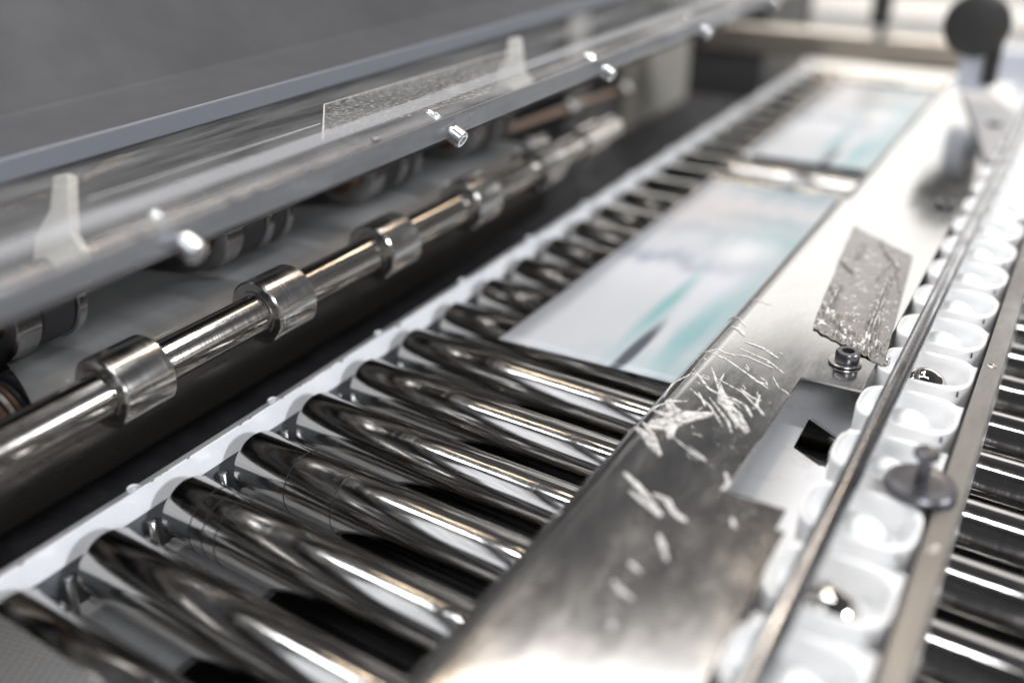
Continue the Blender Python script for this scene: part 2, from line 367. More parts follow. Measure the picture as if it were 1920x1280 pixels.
for k in range(70):                       # chips along the fold of the rail
    y = rng.uniform(.28, 1.5); s = rng.uniform(.0006, .0022); x = -.5312 + rng.gauss(0, .0004)
    poly = [(x + rng.uniform(.3, 1) * s * .35 * math.cos(q), y + rng.uniform(.6, 1) * s * 1.6 * math.sin(q)) for q in [0, 1.1, 2.2, 3.2, 4.2, 5.3]]
    prism(bm, poly, -.0010, .00135)
part('paint_chips', bm, M['railwear'], t)['kind'] = 'stuff'

# mesh belt at the near left corner
bm = bmesh.new(); Mq = Matrix.Translation((XL, rollY(0), 0)) @ Matrix.Rotation(SK, 4, 'Z'); box(bm, -.05, .30, -.30, -.0135, -.0035, .0015, Mq)
tag(obj('mesh_plate', bm, M['mesh'], bevel=.001), 'dark woven mesh plate over the near side of the first roller', 'mesh plate')

# ------------------------------------------------------------------ printed sheets
for k, (lab, y0, y1) in enumerate([('near printed sheet with teal and navy streaks lying on the rollers', .7305, 1.318),
                                   ('far printed sheet with pale teal print, behind the dark gap in the rollers', 1.452, 2.040)]):
    bm = bmesh.new(); nx, ny = 12, 30; W = .325; LL = y1 - y0; g = []
    for j in range(ny + 1):
        g.append([bm.verts.new((W * i / nx, LL * j / ny, .0008 + .0006 * math.sin(j * .7 + i * .3) + (.0012 if j in (0,) else 0))) for i in range(nx + 1)])
    for j in range(ny):
        for i in range(nx): bm.faces.new((g[j][i], g[j][i + 1], g[j + 1][i + 1], g[j + 1][i]))
    o = obj('printed_sheet', bm, M['print'], smooth='all', solid=.0004); o.location = (SX0 - .004 * k, y0, .0006)
    tag(o, lab, 'printed sheet', 'printed sheets carried by the rollers')

# ------------------------------------------------------------------ guide plates (folded sheet steel)
ZP = .060
def sect(xr):                                    # cross-section from the right edge over the bend to the lower left
    xl = -.2195; r = .026; pts = []
    return xl, r
XLp, RB = -.2330, .024
def surf(x):                                     # height of the sheet at x
    c = XLp + RB
    if x >= c: return ZP
    d = min(1.0, (c - x) / RB); return ZP - RB + RB * math.sqrt(max(0, 1 - d * d))
cols = [-.0985, -.104, -.118, -.130, -.1425, -.155, -.168, -.180, XLp + RB]
arc = [(XLp + RB - RB * math.sin(math.radians(a)), ZP - RB + RB * math.cos(math.radians(a))) for a in range(9, 91, 9)]
profile = [(x, ZP) for x in cols] + arc + [(XLp, .006)]
def sheet(name, rows, keep, parent, xoff=0, zoff=0):
    bm = bmesh.new(); V = {}
    for j, y in enumerate(rows):
        for i, (x, z) in enumerate(profile):
            V[i, j] = (x + xoff, y, z + zoff + .0003 * math.sin(y * 23 + x * 31) * (1 if z > .03 else 0))
    used = {}
    def vv(k):
        if k not in used: used[k] = bm.verts.new(V[k])
        return used[k]
    for j in range(len(rows) - 1):
        for i in range(len(profile) - 1):
            if keep(i, .5 * (rows[j] + rows[j + 1])): bm.faces.new((vv((i, j)), vv((i + 1, j)), vv((i + 1, j + 1)), vv((i, j + 1))))
    bmesh.ops.translate(bm, verts=bm.verts, vec=-Vector(parent.location))
    o = obj(name, bm, M['plate'], parent, smooth='all', solid=.0016)
    e_ = o.modifiers.new('split', 'EDGE_SPLIT'); e_.split_angle = math.radians(35); return o
t = empty('guide_plate', 'scratched folded steel guide plate with glue marks and a notched opening', 'guide plate', (-.16, .7, 0))
rows = [.20, .26, .32, .38, .44, .495, .517, .55, .60, .65, .690, .70, .74, .765, .80, .85, .90, .95, 1.0, 1.05, 1.10, 1.135]
def keep_near(i, y):
    if .517 < y < .690 and i < 4: return False          # the notch
    if .495 < y < .517 and i < 1: return False
    if .735 < y < .790 and i < 1: return False          # slot beside the tab
    return True
sheet('folded_sheet', rows, keep_near, t)
def strokes(name, data, parent, m=None, r=.0008, flat=.12):
    bm = bmesh.new()
    for (wd, pts) in data:
        P3 = []
        for i in range(len(pts) - 1):
            for q in range(5):
                u = q / 5; P3.append((pts[i][0] * (1 - u) + pts[i + 1][0] * u, pts[i][1] * (1 - u) + pts[i + 1][1] * u))
        P3.append(pts[-1]); out = []; rs = []
        for k, (px, py) in enumerate(P3):
            z = ZP; p = onz(px, py, z)
            for _ in range(6): z = .5 * z + .5 * surf(max(p.x, XLp + .0008)); p = onz(px, py, z)
            xx = max(p.x, XLp + .0008); out.append((xx, p.y, surf(xx) + .0002))
            e_ = math.sin(PI * (k + .6) / (len(P3) + .2)) ** .5
            rs.append(wd * r * e_ * (1 + .45 * noise.noise(Vector((px * .09, py * .09, wd)))) + .0001)
        tube(bm, out, r, n=8, flat=flat, rs=rs)
    bmesh.ops.translate(bm, verts=bm.verts, vec=-Vector(parent.location))
    o = obj(name, bm, m or M['glue'], parent, smooth='all'); o['kind'] = 'stuff'; return o
GL = [(1.6, [(1212, 775), (1236, 760), (1262, 752), (1290, 752)]), (3.2, [(1225, 768), (1250, 778), (1262, 800), (1258, 815)]), (2.6, [(1240, 790), (1275, 778), (1310, 776), (1340, 776)]),
      (2.0, [(1205, 790), (1222, 812), (1238, 850)]), (1.8, [(1180, 800), (1205, 806), (1225, 826)]), (1.4, [(1245, 745), (1262, 718), (1300, 700), (1330, 712)]),
      (1.1, [(1320, 655), (1360, 672), (1400, 700), (1440, 728)]), (1.0, [(1310, 662), (1345, 655), (1380, 668)]), (1.3, [(1300, 690), (1328, 728), (1350, 740)]),
      (1.5, [(1335, 690), (1350, 735), (1365, 765), (1385, 800)]), (1.6, [(1350, 740), (1380, 770), (1405, 808)]), (1.2, [(1358, 700), (1345, 725), (1362, 742), (1390, 756)]),
      (1.4, [(1372, 745), (1398, 760), (1410, 782)]), (1.2, [(1425, 740), (1418, 760), (1432, 778)]), (1.1, [(1388, 728), (1410, 745), (1428, 752)]), (1.0, [(1400, 700), (1420, 716), (1438, 720)]),
      (1.0, [(1262, 820), (1300, 850), (1345, 880)]), (.9, [(1290, 835), (1318, 858), (1330, 872)]), (.9, [(1345, 660), (1400, 668), (1450, 690)]), (.8, [(1380, 650), (1440, 676), (1470, 700)]),
      (1.3, [(1405, 560), (1430, 566), (1448, 572)]), (.9, [(1372, 592), (1385, 596), (1398, 612)]), (2.2, [(1372, 612), (1388, 618), (1396, 630)]), (.9, [(1355, 600), (1372, 594), (1390, 598)]),
      (2.3, [(1360, 885), (1366, 905), (1352, 920)]), (2.4, [(1170, 885), (1200, 915), (1240, 965)]), (2.6, [(1225, 925), (1250, 938), (1265, 962), (1288, 978)]), (1.8, [(1180, 920), (1215, 948), (1238, 968)]),
      (2.0, [(1235, 1000), (1245, 1030), (1250, 1050)]), (2.0, [(1150, 1088), (1165, 1108), (1185, 1122)]), (1.6, [(1178, 1050), (1200, 1072)]), (1.8, [(1372, 970), (1378, 990)]), (2.2, [(1040, 962), (1052, 958)]),
      (1.5, [(1145, 1165), (1152, 1180)]), (1.4, [(1395, 640), (1430, 652), (1460, 672)]), (1.0, [(1330, 745), (1365, 790), (1372, 812)]), (1.0, [(1285, 720), (1330, 760), (1355, 800)]),
      (1.2, [(1310, 735), (1322, 760), (1300, 775)]), (.9, [(1345, 710), (1392, 735), (1425, 770)])]
rng = random.Random(11)
for k in range(46):
    x = rng.uniform(1280, 1480); y = rng.uniform(610, 860); l = rng.uniform(6, 26); a = rng.uniform(.3, 1.2)
    if (x - 1300) + (y - 860) * 1.0 < -190 or x + .9 * (y - 700) > 1490: continue
    GL.append((rng.uniform(.35, .8), [(x, y), (x + l * math.cos(a) * .6 + rng.uniform(-3, 3), y + l * math.sin(a) * .5), (x + l * math.cos(a), y + l * math.sin(a))]))
strokes('glue_marks', GL, t, r=.00085)
bm = bmesh.new()
for poly in ([(1208, 800), (1222, 788), (1240, 786), (1252, 772), (1246, 752), (1258, 748), (1266, 762), (1280, 772), (1296, 772), (1340, 774), (1332, 782), (1300, 790), (1280, 796), (1266, 806), (1264, 822), (1252, 824), (1246, 806), (1228, 806)],
             [(1345, 742), (1352, 720), (1360, 742), (1376, 758), (1370, 764), (1388, 792), (1404, 812), (1396, 812), (1372, 788), (1356, 764), (1346, 756)],
             [(1186, 803), (1196, 800), (1212, 812), (1226, 830), (1242, 852), (1236, 855), (1216, 838), (1200, 816)]):
    vs = []
    for (px, py) in poly:
        z = ZP; p = onz(px, py, z)
        for _ in range(8): z = .5 * z + .5 * surf(max(p.x, XLp + .0008)); p = onz(px, py, z)
        xx = max(p.x, XLp + .0008); vs.append(bm.verts.new((xx, p.y, surf(xx) + .0008)))
    bm.faces.new(vs)
bmesh.ops.triangulate(bm, faces=bm.faces); bmesh.ops.translate(bm, verts=bm.verts, vec=-Vector(t.location))
obj('glue_patch', bm, M['glue'], t, smooth='all')
# screw and washer on the tab
def cap_head(loc, r, h, parent, name='cap_screw', m='screw'):
    bm = bmesh.new(); lathe(bm, [(r * .92, 0), (r, h * .12), (r, h * .85), (r * .9, h), (r * .52, h), (r * .45, h * .45), (r * .15, h * .42)], 'Z', n=32, loc=Vector(loc) - Vector(parent.location))
    return obj(name, bm, M[m], parent, smooth=True)
bm = bmesh.new(); lathe(bm, [(.0125, 0), (.0125, .0012), (.011, .0016)], 'Z', n=32, loc=Vector((-.1195, .729, ZP + .0008)) - Vector(t.location)); obj('washer', bm, M['steel'], t, smooth=True)
cap_head((-.1185, .729, ZP + .0022), .0092, .0085, t)
cap_head((-.1235, .322, ZP + .0008), .0085, .006, t)
bm = bmesh.new()                                   # sharp torn lower edge of tape near the tab
# far plate
t2 = empty('guide_plate', 'far bright steel guide plate running up to the black knob', 'guide plate', (-.16, 1.5, 0))
rows2 = [1.137 + .045 * k for k in range(18)]
o = sheet('folded_sheet', rows2, lambda i, y: not (y > 1.80 and i < 2), t2, xoff=.0035, zoff=-.0025)
p = onz(1772, 382, ZP); cap_head((p.x, p.y, ZP - .002), .0105, .005, t2)
# tape
def tape_h(u, v):
    h = .0003 * noise.noise(Vector((u * 5, v * 4, 0))) + .0005 * max(0, .9 - 2.6 * v) * noise.noise(Vector((u * 26, v * 34, 3)))
    for (a0, b0, a1, b1, wd, hh) in TR:
        dx, dy = a1 - a0, b1 - b0; ll = dx * dx + dy * dy; s = max(0, min(1, ((u - a0) * dx + (v - b0) * dy) / ll))
        d = math.hypot(u - a0 - s * dx, v - b0 - s * dy); h += hh * math.exp(-(d / wd) ** 2) * (.7 + .6 * noise.noise(Vector((u * 30, v * 30, 7))))
    return max(h, 0)
# ridges in (u,v): u 0 left..1 right, v 0 near..1 far
TR = [(.70, .10, .74, .62, .018, .0022), (.75, .12, .80, .70, .016, .0020), (.66, .20, .70, .50, .012, .0018), (.04, .18, .45, .08, .02, .0020), (.02, .12, .5, .22, .015, .0018), (.12, .22, .16, .42, .013, .0020),
      (.20, .18, .20, .40, .013, .0018), (.02, .35, .14, .30, .015, .0018), (.05, .60, .26, .56, .014, .0016), (.24, .70, .25, .86, .018, .0018), (.30, .70, .31, .86, .012, .0014), (.5, .94, .85, .80, .02, .0018),
      (.45, .12, .9, .10, .02, .0018), (.3, .04, .8, .03, .02, .0020), (.85, .1, .80, .3, .02, .0018), (.62, .62, .72, .80, .015, .0016), (.72, .92, .95, .60, .012, .0012)]
quad = [onz(1522, 618, ZP), onz(1656, 688, ZP), onz(1712, 482, ZP), onz(1600, 425, ZP)]
bm = bmesh.new(); g = []; nu, nv = 110, 190
for j in range(nv + 1):
    row = []
    for i in range(nu + 1):
        u, v = i / nu, j / nv
        e0 = .016 * noise.noise(Vector((v * 9, 1.7, 0))); e1 = .012 * noise.noise(Vector((u * 9, 5.1, 0)))
        uu = u + e0 * (1 - u) * 1.5 + (.008 * math.sin(v * 260) if u < .01 else 0); vv_ = v + e1 * 1.4 * (abs(v - .5) * 2)
        p = quad[0].lerp(quad[1], uu).lerp(quad[3].lerp(quad[2], uu), vv_)
        row.append(bm.verts.new((p.x, p.y, ZP + .0011 + tape_h(u, v) * 2.0)))
    g.append(row)
for j in range(nv):
    for i in range(nu): bm.faces.new((g[j][i], g[j][i + 1], g[j + 1][i + 1], g[j + 1][i]))
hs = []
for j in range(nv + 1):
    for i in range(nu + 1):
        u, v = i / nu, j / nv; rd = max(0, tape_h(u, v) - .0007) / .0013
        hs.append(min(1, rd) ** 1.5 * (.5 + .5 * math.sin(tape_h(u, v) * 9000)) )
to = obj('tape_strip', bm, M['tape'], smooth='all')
at = to.data.attributes.new('ridge_glint', 'FLOAT', 'POINT'); at.data.foreach_set('value', hs)  # ridge mask for the painted glints
m_ = to.modifiers.new('solid', 'SOLIDIFY'); m_.thickness = .0002
tag(to, 'wrinkled taupe adhesive tape stuck on the steel guide plate', 'tape')
# ------------------------------------------------------------------ white support plate with the square opening
t = empty('support_plate', 'white coated support plate with a square opening under the guide plate notch', 'support plate', (-.15, .6, .02))
hole = [onz(1518, 780, .02), onz(1577, 822, .02), onz(1545, 880, .02), onz(1487, 838, .02)]
hx0 = min(p.x for p in hole); hx1 = max(p.x for p in hole); hy0 = min(p.y for p in hole); hy1 = max(p.y for p in hole)
bm = bmesh.new(); xa, xb, ya, yb = -.205, -.0965, .22, 1.0
def cell(x0, x1, y0, y1): box(bm, x0, x1, y0, y1, .0175, .020)
ring = [(hole[i].x, hole[i].y) for i in range(4)]; outer = [(xa, yb), (xb, yb), (xb, ya), (xa, ya)]
# ring order: hole[0] far-left, hole[1] far-right, hole[2] near-right, hole[3] near-left
for i in range(4):
    j = (i + 1) % 4; poly = [outer[i], outer[j], ring[j], ring[i]]
    a = [bm.verts.new((x, y, .020)) for x, y in poly]; b = [bm.verts.new((x, y, .0175)) for x, y in poly]
    bm.faces.new(a); bm.faces.new(b[::-1])
    for (p, q) in ((0, 1), (2, 3)): bm.faces.new((a[p], b[p], b[q], a[q]))
bmesh.ops.remove_doubles(bm, verts=bm.verts, dist=1e-6)
part('plate', bm, M['whitemetal'], t)
bm = bmesh.new(); box(bm, -.1055, -.0915, .742, .775, .0203, .053); part('screw_block', bm, M['plastic'], t, bevel=.003, seg=3)
cap_head((-.099, .757, .053), .0085, .007, t, 'clamp_screw', 'bright')

# ------------------------------------------------------------------ ball holders and balls
BP = .0728
CUPX, HX, HY = -.0640, .0345, .0278
def sup(k, n, ax, ay, ex):
    a = 2 * PI * k / n; c, s = math.cos(a), math.sin(a)
    return ax * math.copysign(abs(c) ** (2 / ex), c), ay * math.copysign(abs(s) ** (2 / ex), s)
BOFF = -.0075                                       # the ball sits towards the near wall
def cup_bm():
    bm = bmesh.new(); n = 80
    S = [(1, 1, 4.2, .008, .008, 0), (1, 1, 4.0, .034, .034, 0), (1.0, 1, 3.4, .0575, .0575, 0), (.99, .985, 3.3, .0590, .0592, 0), (.965, .955, 3.2, .0597, .0600, 0), (.93, .905, 3.1, .0594, .0596, 0),
         (.905, .87, 3.0, .0580, .0580, 0), (.885, .845, 2.9, .052, .052, 0), (.84, .80, 2.8, .0400, .0400, 0), (.76, .74, 2.6, .0375, .0375, -.001), (.62, .77, 2, .0370, .0370, BOFF * .75), (.60, .75, 2, .020, .020, BOFF * .75)]
    rings = []
    for sx, sy, ex, zn, zf, dy in S:
        ring = []
        for k in range(n):
            x, y = sup(k, n, HX * sx, HY * sy, ex); u = max(0, min(1, (y / HY + 1) / 2)); u = u * u * (3 - 2 * u)
            ring.append(bm.verts.new((x, y + dy, zn + (zf - zn) * u)))
        rings.append(ring)
    for a, b in zip(rings, rings[1:]):
        for k in range(n): bm.faces.new((a[k], a[(k + 1) % n], b[(k + 1) % n], b[k]))
    bm.faces.new(rings[0][::-1]); bm.faces.new(rings[-1]); return bm
def ball_bm():
    bm = bmesh.new(); bmesh.ops.create_uvsphere(bm, u_segments=48, v_segments=28, radius=.0182); return bm
CY = [.755 + BP * (k - 5) for k in range(25)]      # holder centres along Y
steel_set = {1: 'near', 5: 'mid'}
ball_s = ball_w = cupp = None
for k, y in enumerate(CY):
    near = ordn[k]
    if cupp is None:
        cupp = empty('ball_holder', '', 'ball holder', group='white nylon ball holders beside the round rod')
        obj('cup', cup_bm(), M['plastic'], cupp, smooth=True, angle=60)
        bm = bmesh.new(); tube(bm, [(.0205 * math.cos(math.radians(a)), BOFF * .75 + .0205 * math.sin(math.radians(a)), .0378) for a in range(8, 62, 6)], .0009, n=6, rs=[.0003, .0008, .001, .0011, .0011, .0011, .001, .0008, .0003][:9]); obj('gap_shade_arc', bm, M['slot'], cupp)  # dark arc put in for the shade in the gap beside the ball
        bm = bmesh.new(); box(bm, .0262, .0275, -.0268, -.0250, .0530, .0575); obj('lip_notch', bm, M['knob'], cupp, bevel=.0005)
        bm = bmesh.new(); box(bm, -.0335, .0335, -.0455, -.0270, .0075, .0470); obj('web', bm, M['plastic'], cupp, bevel=.001)
        c = cupp
    else:
        c = cupp.copy(); sc.collection.objects.link(c)
        for ch in list(cupp.children):
            d = ch.copy(); sc.collection.objects.link(d); d.parent = c
    c.location = (CUPX, y, 0)
    c['label'] = '%s white nylon ball holder from the near end of the row' % near + (', cradling a steel ball' if k in steel_set else ', under the grey disc' if k == 3 else '')
    if k in steel_set:
        o = obj('steel_ball', ball_bm(), M['steelball'], smooth='all') if ball_s is None else ball_s.copy()
        if ball_s is None: ball_s = o
        else: sc.collection.objects.link(o)
        tag(o, 'polished steel ball in the nearer holder, close to the bottom edge' if k == 1 else 'polished steel ball in the holder beside the screw block', 'steel ball', 'steel balls in the white holders')
    else:
        o = obj('plastic_ball', ball_bm(), M['ball'], smooth='all') if ball_w is None else ball_w.copy()
        if ball_w is None: ball_w = o
        else: sc.collection.objects.link(o)
        tag(o, 'white plastic ball in the %s holder from the near end' % near, 'plastic ball', 'white plastic balls in the holders')
    o.location = (CUPX + .001, y + BOFF * .75, .0418); o.rotation_euler = (rng.uniform(0, 6), rng.uniform(0, 6), 0)
bm = bmesh.new(); box(bm, -.0985, -.0292, .2, 2.2, .0035, .0075)
tag(obj('holder_base', bm, M['plastic'], bevel=.001), 'white base strip carrying the row of ball holders', 'base strip')
# round rod
t = empty('guide_rod', 'round steel rod lying along the white ball holders', 'rod', (-.076, 1, .075))
bm = bmesh.new(); lathe(bm, [(.0060, .15), (.0065, .1515), (.0065, 2.0), (.006, 2.002)], 'Y', (-.0765, 0, .0715), n=40); part('rod_body', bm, M['rod'], t, smooth=True)
# flat bar
t = empty('retaining_bar', 'flat steel bar with countersunk screws right of the white ball holders', 'bar', (-.02, 1, .03))
bm = bmesh.new(); box(bm, -.0272, -.0130, .15, 2.15, .0015, .0615); part('bar_body', bm, M['barsteel'], t, bevel=.0008)
for y in (.30, .52, .777, 1.03, 1.28, 1.53, 1.78):
    bm = bmesh.new(); lathe(bm, [(.0034, .0612), (.0034, .0619), (.0028, .0622), (.0014, .0618)], 'Z', (-.0205, y, 0), n=24); part('bar_screw', bm, M['steel'], t, smooth=True)
# knob on the bar
t = empty('clamp_knob', 'grey disc with upright thumb screw standing on the ball holder row', 'knob', (-.0385, .577, .0618))
def lz(name, prof, m, n=48): 
    bm = bmesh.new(); lathe(bm, prof, 'Z', n=n); return obj(name, bm, M[m], t, smooth=True, angle=35)
lz('disc', [(.0195, 0), (.0215, .001), (.0218, .0035), (.0205, .0058), (.0175, .0060), (.015, .0052), (.0135, .0050), (.004, .0050)], 'knob')
lz('stem', [(.0042, .005), (.0040, .023)], 'knob', 24)
lz('thumb_head', [(.0060, .0232), (.0078, .0242), (.0080, .0272), (.0066, .0285), (.003, .0278)], 'screw', 32)

# ------------------------------------------------------------------ collar shaft of the folding unit
SXs, SZs = -.552, .073
t = empty('collar_shaft', 'polished shaft with five wide steel collars above the white rail', 'shaft', (SXs, .9, SZs))
bm = bmesh.new(); lathe(bm, [(.015, -.05), (.0158, -.049), (.0158, 1.20), (.0158, 1.24)], 'Y', (SXs, 0, SZs), n=64); part('shaft_body', bm, M['shaft'], t, smooth=True)
for y in (.392, .548, .702, .857, 1.010):
    bm = bmesh.new(); lathe(bm, [(.0160, -.0012), (.0188, -.0008), (.0190, .0002), (.0200, .0004), (.0255, .0004), (.0270, .0018), (.0272, .0030), (.0272, .044), (.0262, .0455), (.017, .0455)], 'Y', (SXs, y, SZs), n=80)
    part('collar', bm, M['collar'], t, smooth=True, angle=30)
bm = bmesh.new(); lathe(bm, [(.019, 0), (.020, .001), (.020, .055), (.019, .056)], 'Y', (SXs, 1.135, SZs), n=40); part('end_sleeve', bm, M['shaft'], t, smooth=True)

# beam below the shaft
bm = bmesh.new()
pr = [(-.640, .045), (-.612, .048), (-.600, .044), (-.590, .034), (-.586, .020), (-.587, -.012), (-.592, -.018), (-.640, -.018)]
a = [bm.verts.new((x, -.05, z)) for x, z in pr]; b = [bm.verts.new((x, 1.12, z)) for x, z in pr]
bm.faces.new(a); bm.faces.new(b[::-1])
for i in range(len(pr)): j = (i + 1) % len(pr); bm.faces.new((a[i], b[i], b[j], a[j]))
tag(obj('lower_beam', bm, M['beam'], smooth=True, bevel=.002), 'dark rounded steel beam below the collar shaft', 'beam')
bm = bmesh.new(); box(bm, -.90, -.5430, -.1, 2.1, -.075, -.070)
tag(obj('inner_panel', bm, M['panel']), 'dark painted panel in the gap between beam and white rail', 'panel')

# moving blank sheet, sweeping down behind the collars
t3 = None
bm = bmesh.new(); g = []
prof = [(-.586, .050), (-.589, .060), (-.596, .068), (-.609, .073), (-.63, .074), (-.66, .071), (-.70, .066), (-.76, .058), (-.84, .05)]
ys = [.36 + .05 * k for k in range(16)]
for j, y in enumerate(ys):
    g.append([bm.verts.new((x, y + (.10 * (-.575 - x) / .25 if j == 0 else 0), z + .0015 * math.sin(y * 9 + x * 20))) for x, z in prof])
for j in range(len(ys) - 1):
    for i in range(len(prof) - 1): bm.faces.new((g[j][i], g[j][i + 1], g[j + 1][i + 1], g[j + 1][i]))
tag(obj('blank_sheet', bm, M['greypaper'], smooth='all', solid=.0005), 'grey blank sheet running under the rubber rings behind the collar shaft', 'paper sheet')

# ring shaft above the blank sheet
t = empty('ring_shaft', 'dark shaft with rubber and steel rings pressing on the blank sheet', 'shaft', (-.66, .8, .108))
bm = bmesh.new(); lathe(bm, [(.013, .30), (.013, 1.3)], 'Y', (-.66, 0, .115), n=40); part('shaft_body', bm, M['under'], t, smooth=True)
def rng_part(nm, y0, y1, r, mm):
    bm = bmesh.new(); lathe(bm, [(.013, y0), (r - .002, y0), (r, y0 + .0015), (r, y1 - .0015), (r - .002, y1), (.013, y1)], 'Y', (-.66, 0, .115), n=56, cap=False); part(nm, bm, M[mm], t, smooth=True)
for y in (.384, .59, .80, 1.0):
    rng_part('rust_ring', y - .012, y - .002, .027, 'rust')
    rng_part('steel_ring', y, y + .022, .042, 'collar'); rng_part('rubber_ring', y + .0225, y + .052, .0402, 'rubber')
    rng_part('steel_ring', y + .0525, y + .062, .042, 'collar')
    if y > .5: rng_part('rubber_ring', y + .0625, y + .08, .0402, 'rubber'); rng_part('steel_ring', y + .0805, y + .088, .042, 'collar')
# lower drive roller at the left edge
t = empty('drive_roller', 'dark drive roller with rust coloured rings at the left edge behind the shaft', 'roller', (-.63, .33, .03))
bm = bmesh.new(); lathe(bm, [(.030, .05), (.030, .350)], 'Y', (-.632, 0, .040), n=64); part('roller_body', bm, M['steel'], t, smooth=True)
for q, (y0, r, mm) in enumerate([(.3505, .033, 'rust'), (.3565, .0345, 'steel'), (.3625, .033, 'rust'), (.3685, .031, 'rubber'), (.3765, .033, 'under'), (.3845, .033, 'edgebar')]):
    bm = bmesh.new(); lathe(bm, [(r - .002, y0), (r, y0 + .001), (r, y0 + .0045), (r - .002, y0 + .0055)], 'Y', (-.632, 0, .040), n=56); part('ring', bm, M[mm], t, smooth=True)

# rods and fittings deeper in the unit
t = empty('tie_rod', 'thin steel rod with pale collars behind the blank sheet', 'rod', (-.70, 1, .02))
bm = bmesh.new(); lathe(bm, [(.006, .80), (.006, 1.32)], 'Y', (-.70, 0, .020), n=20); part('rod_body', bm, M['shaft'], t, smooth=True)
for y, l in ((1.0, .13), (1.17, .012), (1.265, .012)):
    bm = bmesh.new(); lathe(bm, [(.009, y), (.0105, y + .001), (.0105, y + l), (.009, y + l + .001)], 'Y', (-.70, 0, .020), n=24); part('rod_collar', bm, M['bright'], t, smooth=True)
t = empty('copper_pipe', 'thin bent copper coloured pipe in the dark interior', 'pipe', (-.70, 1.3, .06))
bm = bmesh.new(); tube(bm, [(-.70, 1.15, .085), (-.70, 1.155, .070), (-.70, 1.168, .060), (-.70, 1.19, .056), (-.70, 1.4, .047), (-.70, 1.62, .036)], .006, n=12); part('pipe_body', bm, mat('copper_brown', (.42, .30, .22), .3, 1.0), t, smooth='all')
for y in (1.395, 1.60):
    z = .056 - (y - 1.19) * .047; bm = bmesh.new(); lathe(bm, [(.008, y), (.010, y + .002), (.010, y + .022), (.008, y + .024)], 'Y', (-.70, 0, z), n=20); part('pipe_nut', bm, M['bright'], t, smooth=True)
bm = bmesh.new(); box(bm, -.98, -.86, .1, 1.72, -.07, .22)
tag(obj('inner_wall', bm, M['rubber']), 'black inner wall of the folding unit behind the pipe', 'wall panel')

# end panel & cabinet
t = empty('end_panel', 'cream upright panel at the far end of the folding unit', 'panel', (-.70, 1.8, 0))
bm = bmesh.new(); box(bm, -.765, -.745, 1.835, 2.050, -.13, .10); part('panel_face', bm, M['creampanel'], t, bevel=.002)
bm = bmesh.new(); box(bm, -.765, -.746, 1.72, 1.833, -.13, .09); part('panel_return', bm, mat('panel_brown', (.20, .185, .16), .5), t, bevel=.002)
bm = bmesh.new(); box(bm, -1.1, -.66, 2.30, 2.62, -.9, .10); tag(obj('cabinet', bm, M['cabinet'], bevel=.004), 'dark cabinet block behind the cream end panel', 'cabinet')

# ------------------------------------------------------------------ hinged clear cover
t = empty('safety_cover', 'hinged clear acrylic safety cover with bolted metal front edge', 'safety cover', (-.5, .7, .22))
bm = bmesh.new(); g = []
cp = [(-.4215, .222), (-.4222, .230), (-.427, .2345), (-.440, .2355), (-.50, .2300), (-.60, .2190)]
NY = 24
for j in range(NY + 1):
    y = .02 + (2.15 - .02) * j / NY; g.append([bm.verts.new((x, y, z)) for x, z in cp])
for j in range(NY):
    for i in range(len(cp) - 1): bm.faces.new((g[j][i], g[j][i + 1], g[j + 1][i + 1], g[j + 1][i]))
part('acrylic_sheet', bm, M['acrylic'], t, smooth='all', solid=.004)
bm = bmesh.new(); box(bm, -.4205, -.4165, .02, 2.15, .2165, .2325); part('edge_strip', bm, M['edgebar'], t, bevel=.0015, seg=3)
bm = bmesh.new(); box(bm, -.4400, -.4208, .02, 2.15, .2145, .2180); part('edge_strip_return', bm, M['edgebar'], t, bevel=.0015, seg=3)
for k in range(7):
    y = .366 + .2715 * k - .2715 * (k > 90)
    Mx = Matrix.Translation((-.4165, y, .2205)) @ Matrix.Rotation(math.radians(118), 4, 'Y')
    bm = bmesh.new(); lathe(bm, [(.0056, .0005), (.0068, .0010), (.0068, .0105), (.0058, .0115), (.0036, .0115), (.0032, .0070)], 'Z', n=24)
    bmesh.ops.transform(bm, matrix=Mx, verts=bm.verts); part('bolt_head', bm, M['bright'], t, smooth=True)
    bm = bmesh.new(); lathe(bm, [(.0040, -.024), (.0040, .0004)], 'Z', n=16); lathe(bm, [(.0058, -.0190), (.0058, -.0125)], 'Z', n=6)
    bmesh.ops.transform(bm, matrix=Mx, verts=bm.verts); part('bolt_nut', bm, M['bright'], t, smooth=True)
# sticker residue: rectangle outline and speckle, on the sloping sheet
def onc(px, py, off=.0004):
    z = .235
    for _ in range(8):
        p = onz(px, py, z); z = .2355 - (-.440 - p.x) * .104 + off
    return onz(px, py, z)
A = [onc(605, 262), onc(608, 196), onc(965, 92), onc(915, 178)]
bm = bmesh.new(); bm.faces.new([bm.verts.new(p) for p in A]); part('sticker_patch', bm, M['sticker'], t)
bm = bmesh.new(); tube(bm, [A[0], A[1], A[2]], .0006, n=6, flat=.3)
tube(bm, [onc(165, 373), onc(600, 232)], .0006, n=6, flat=.3)
part('residue_lines', bm, M['residue_line'], t)
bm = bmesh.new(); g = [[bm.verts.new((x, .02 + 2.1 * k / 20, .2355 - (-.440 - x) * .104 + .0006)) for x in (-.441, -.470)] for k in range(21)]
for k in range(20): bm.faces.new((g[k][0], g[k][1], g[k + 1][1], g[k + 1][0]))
part('milky_sheen_strip', bm, M['sheen_band'], t)  # added pale band imitating a reflection along the cover front
for (px, py) in ((258, 437), (433, 372), (480, 355), (575, 315), (705, 262)):
    p = onc(px, py, .001); bm = bmesh.new(); lathe(bm, [(.0032, -.001), (.0032, .0008), (.0024, .0012), (.0014, .0004)], 'Z', p, n=16); part('rivet', bm, M['knob'], t, smooth=True)
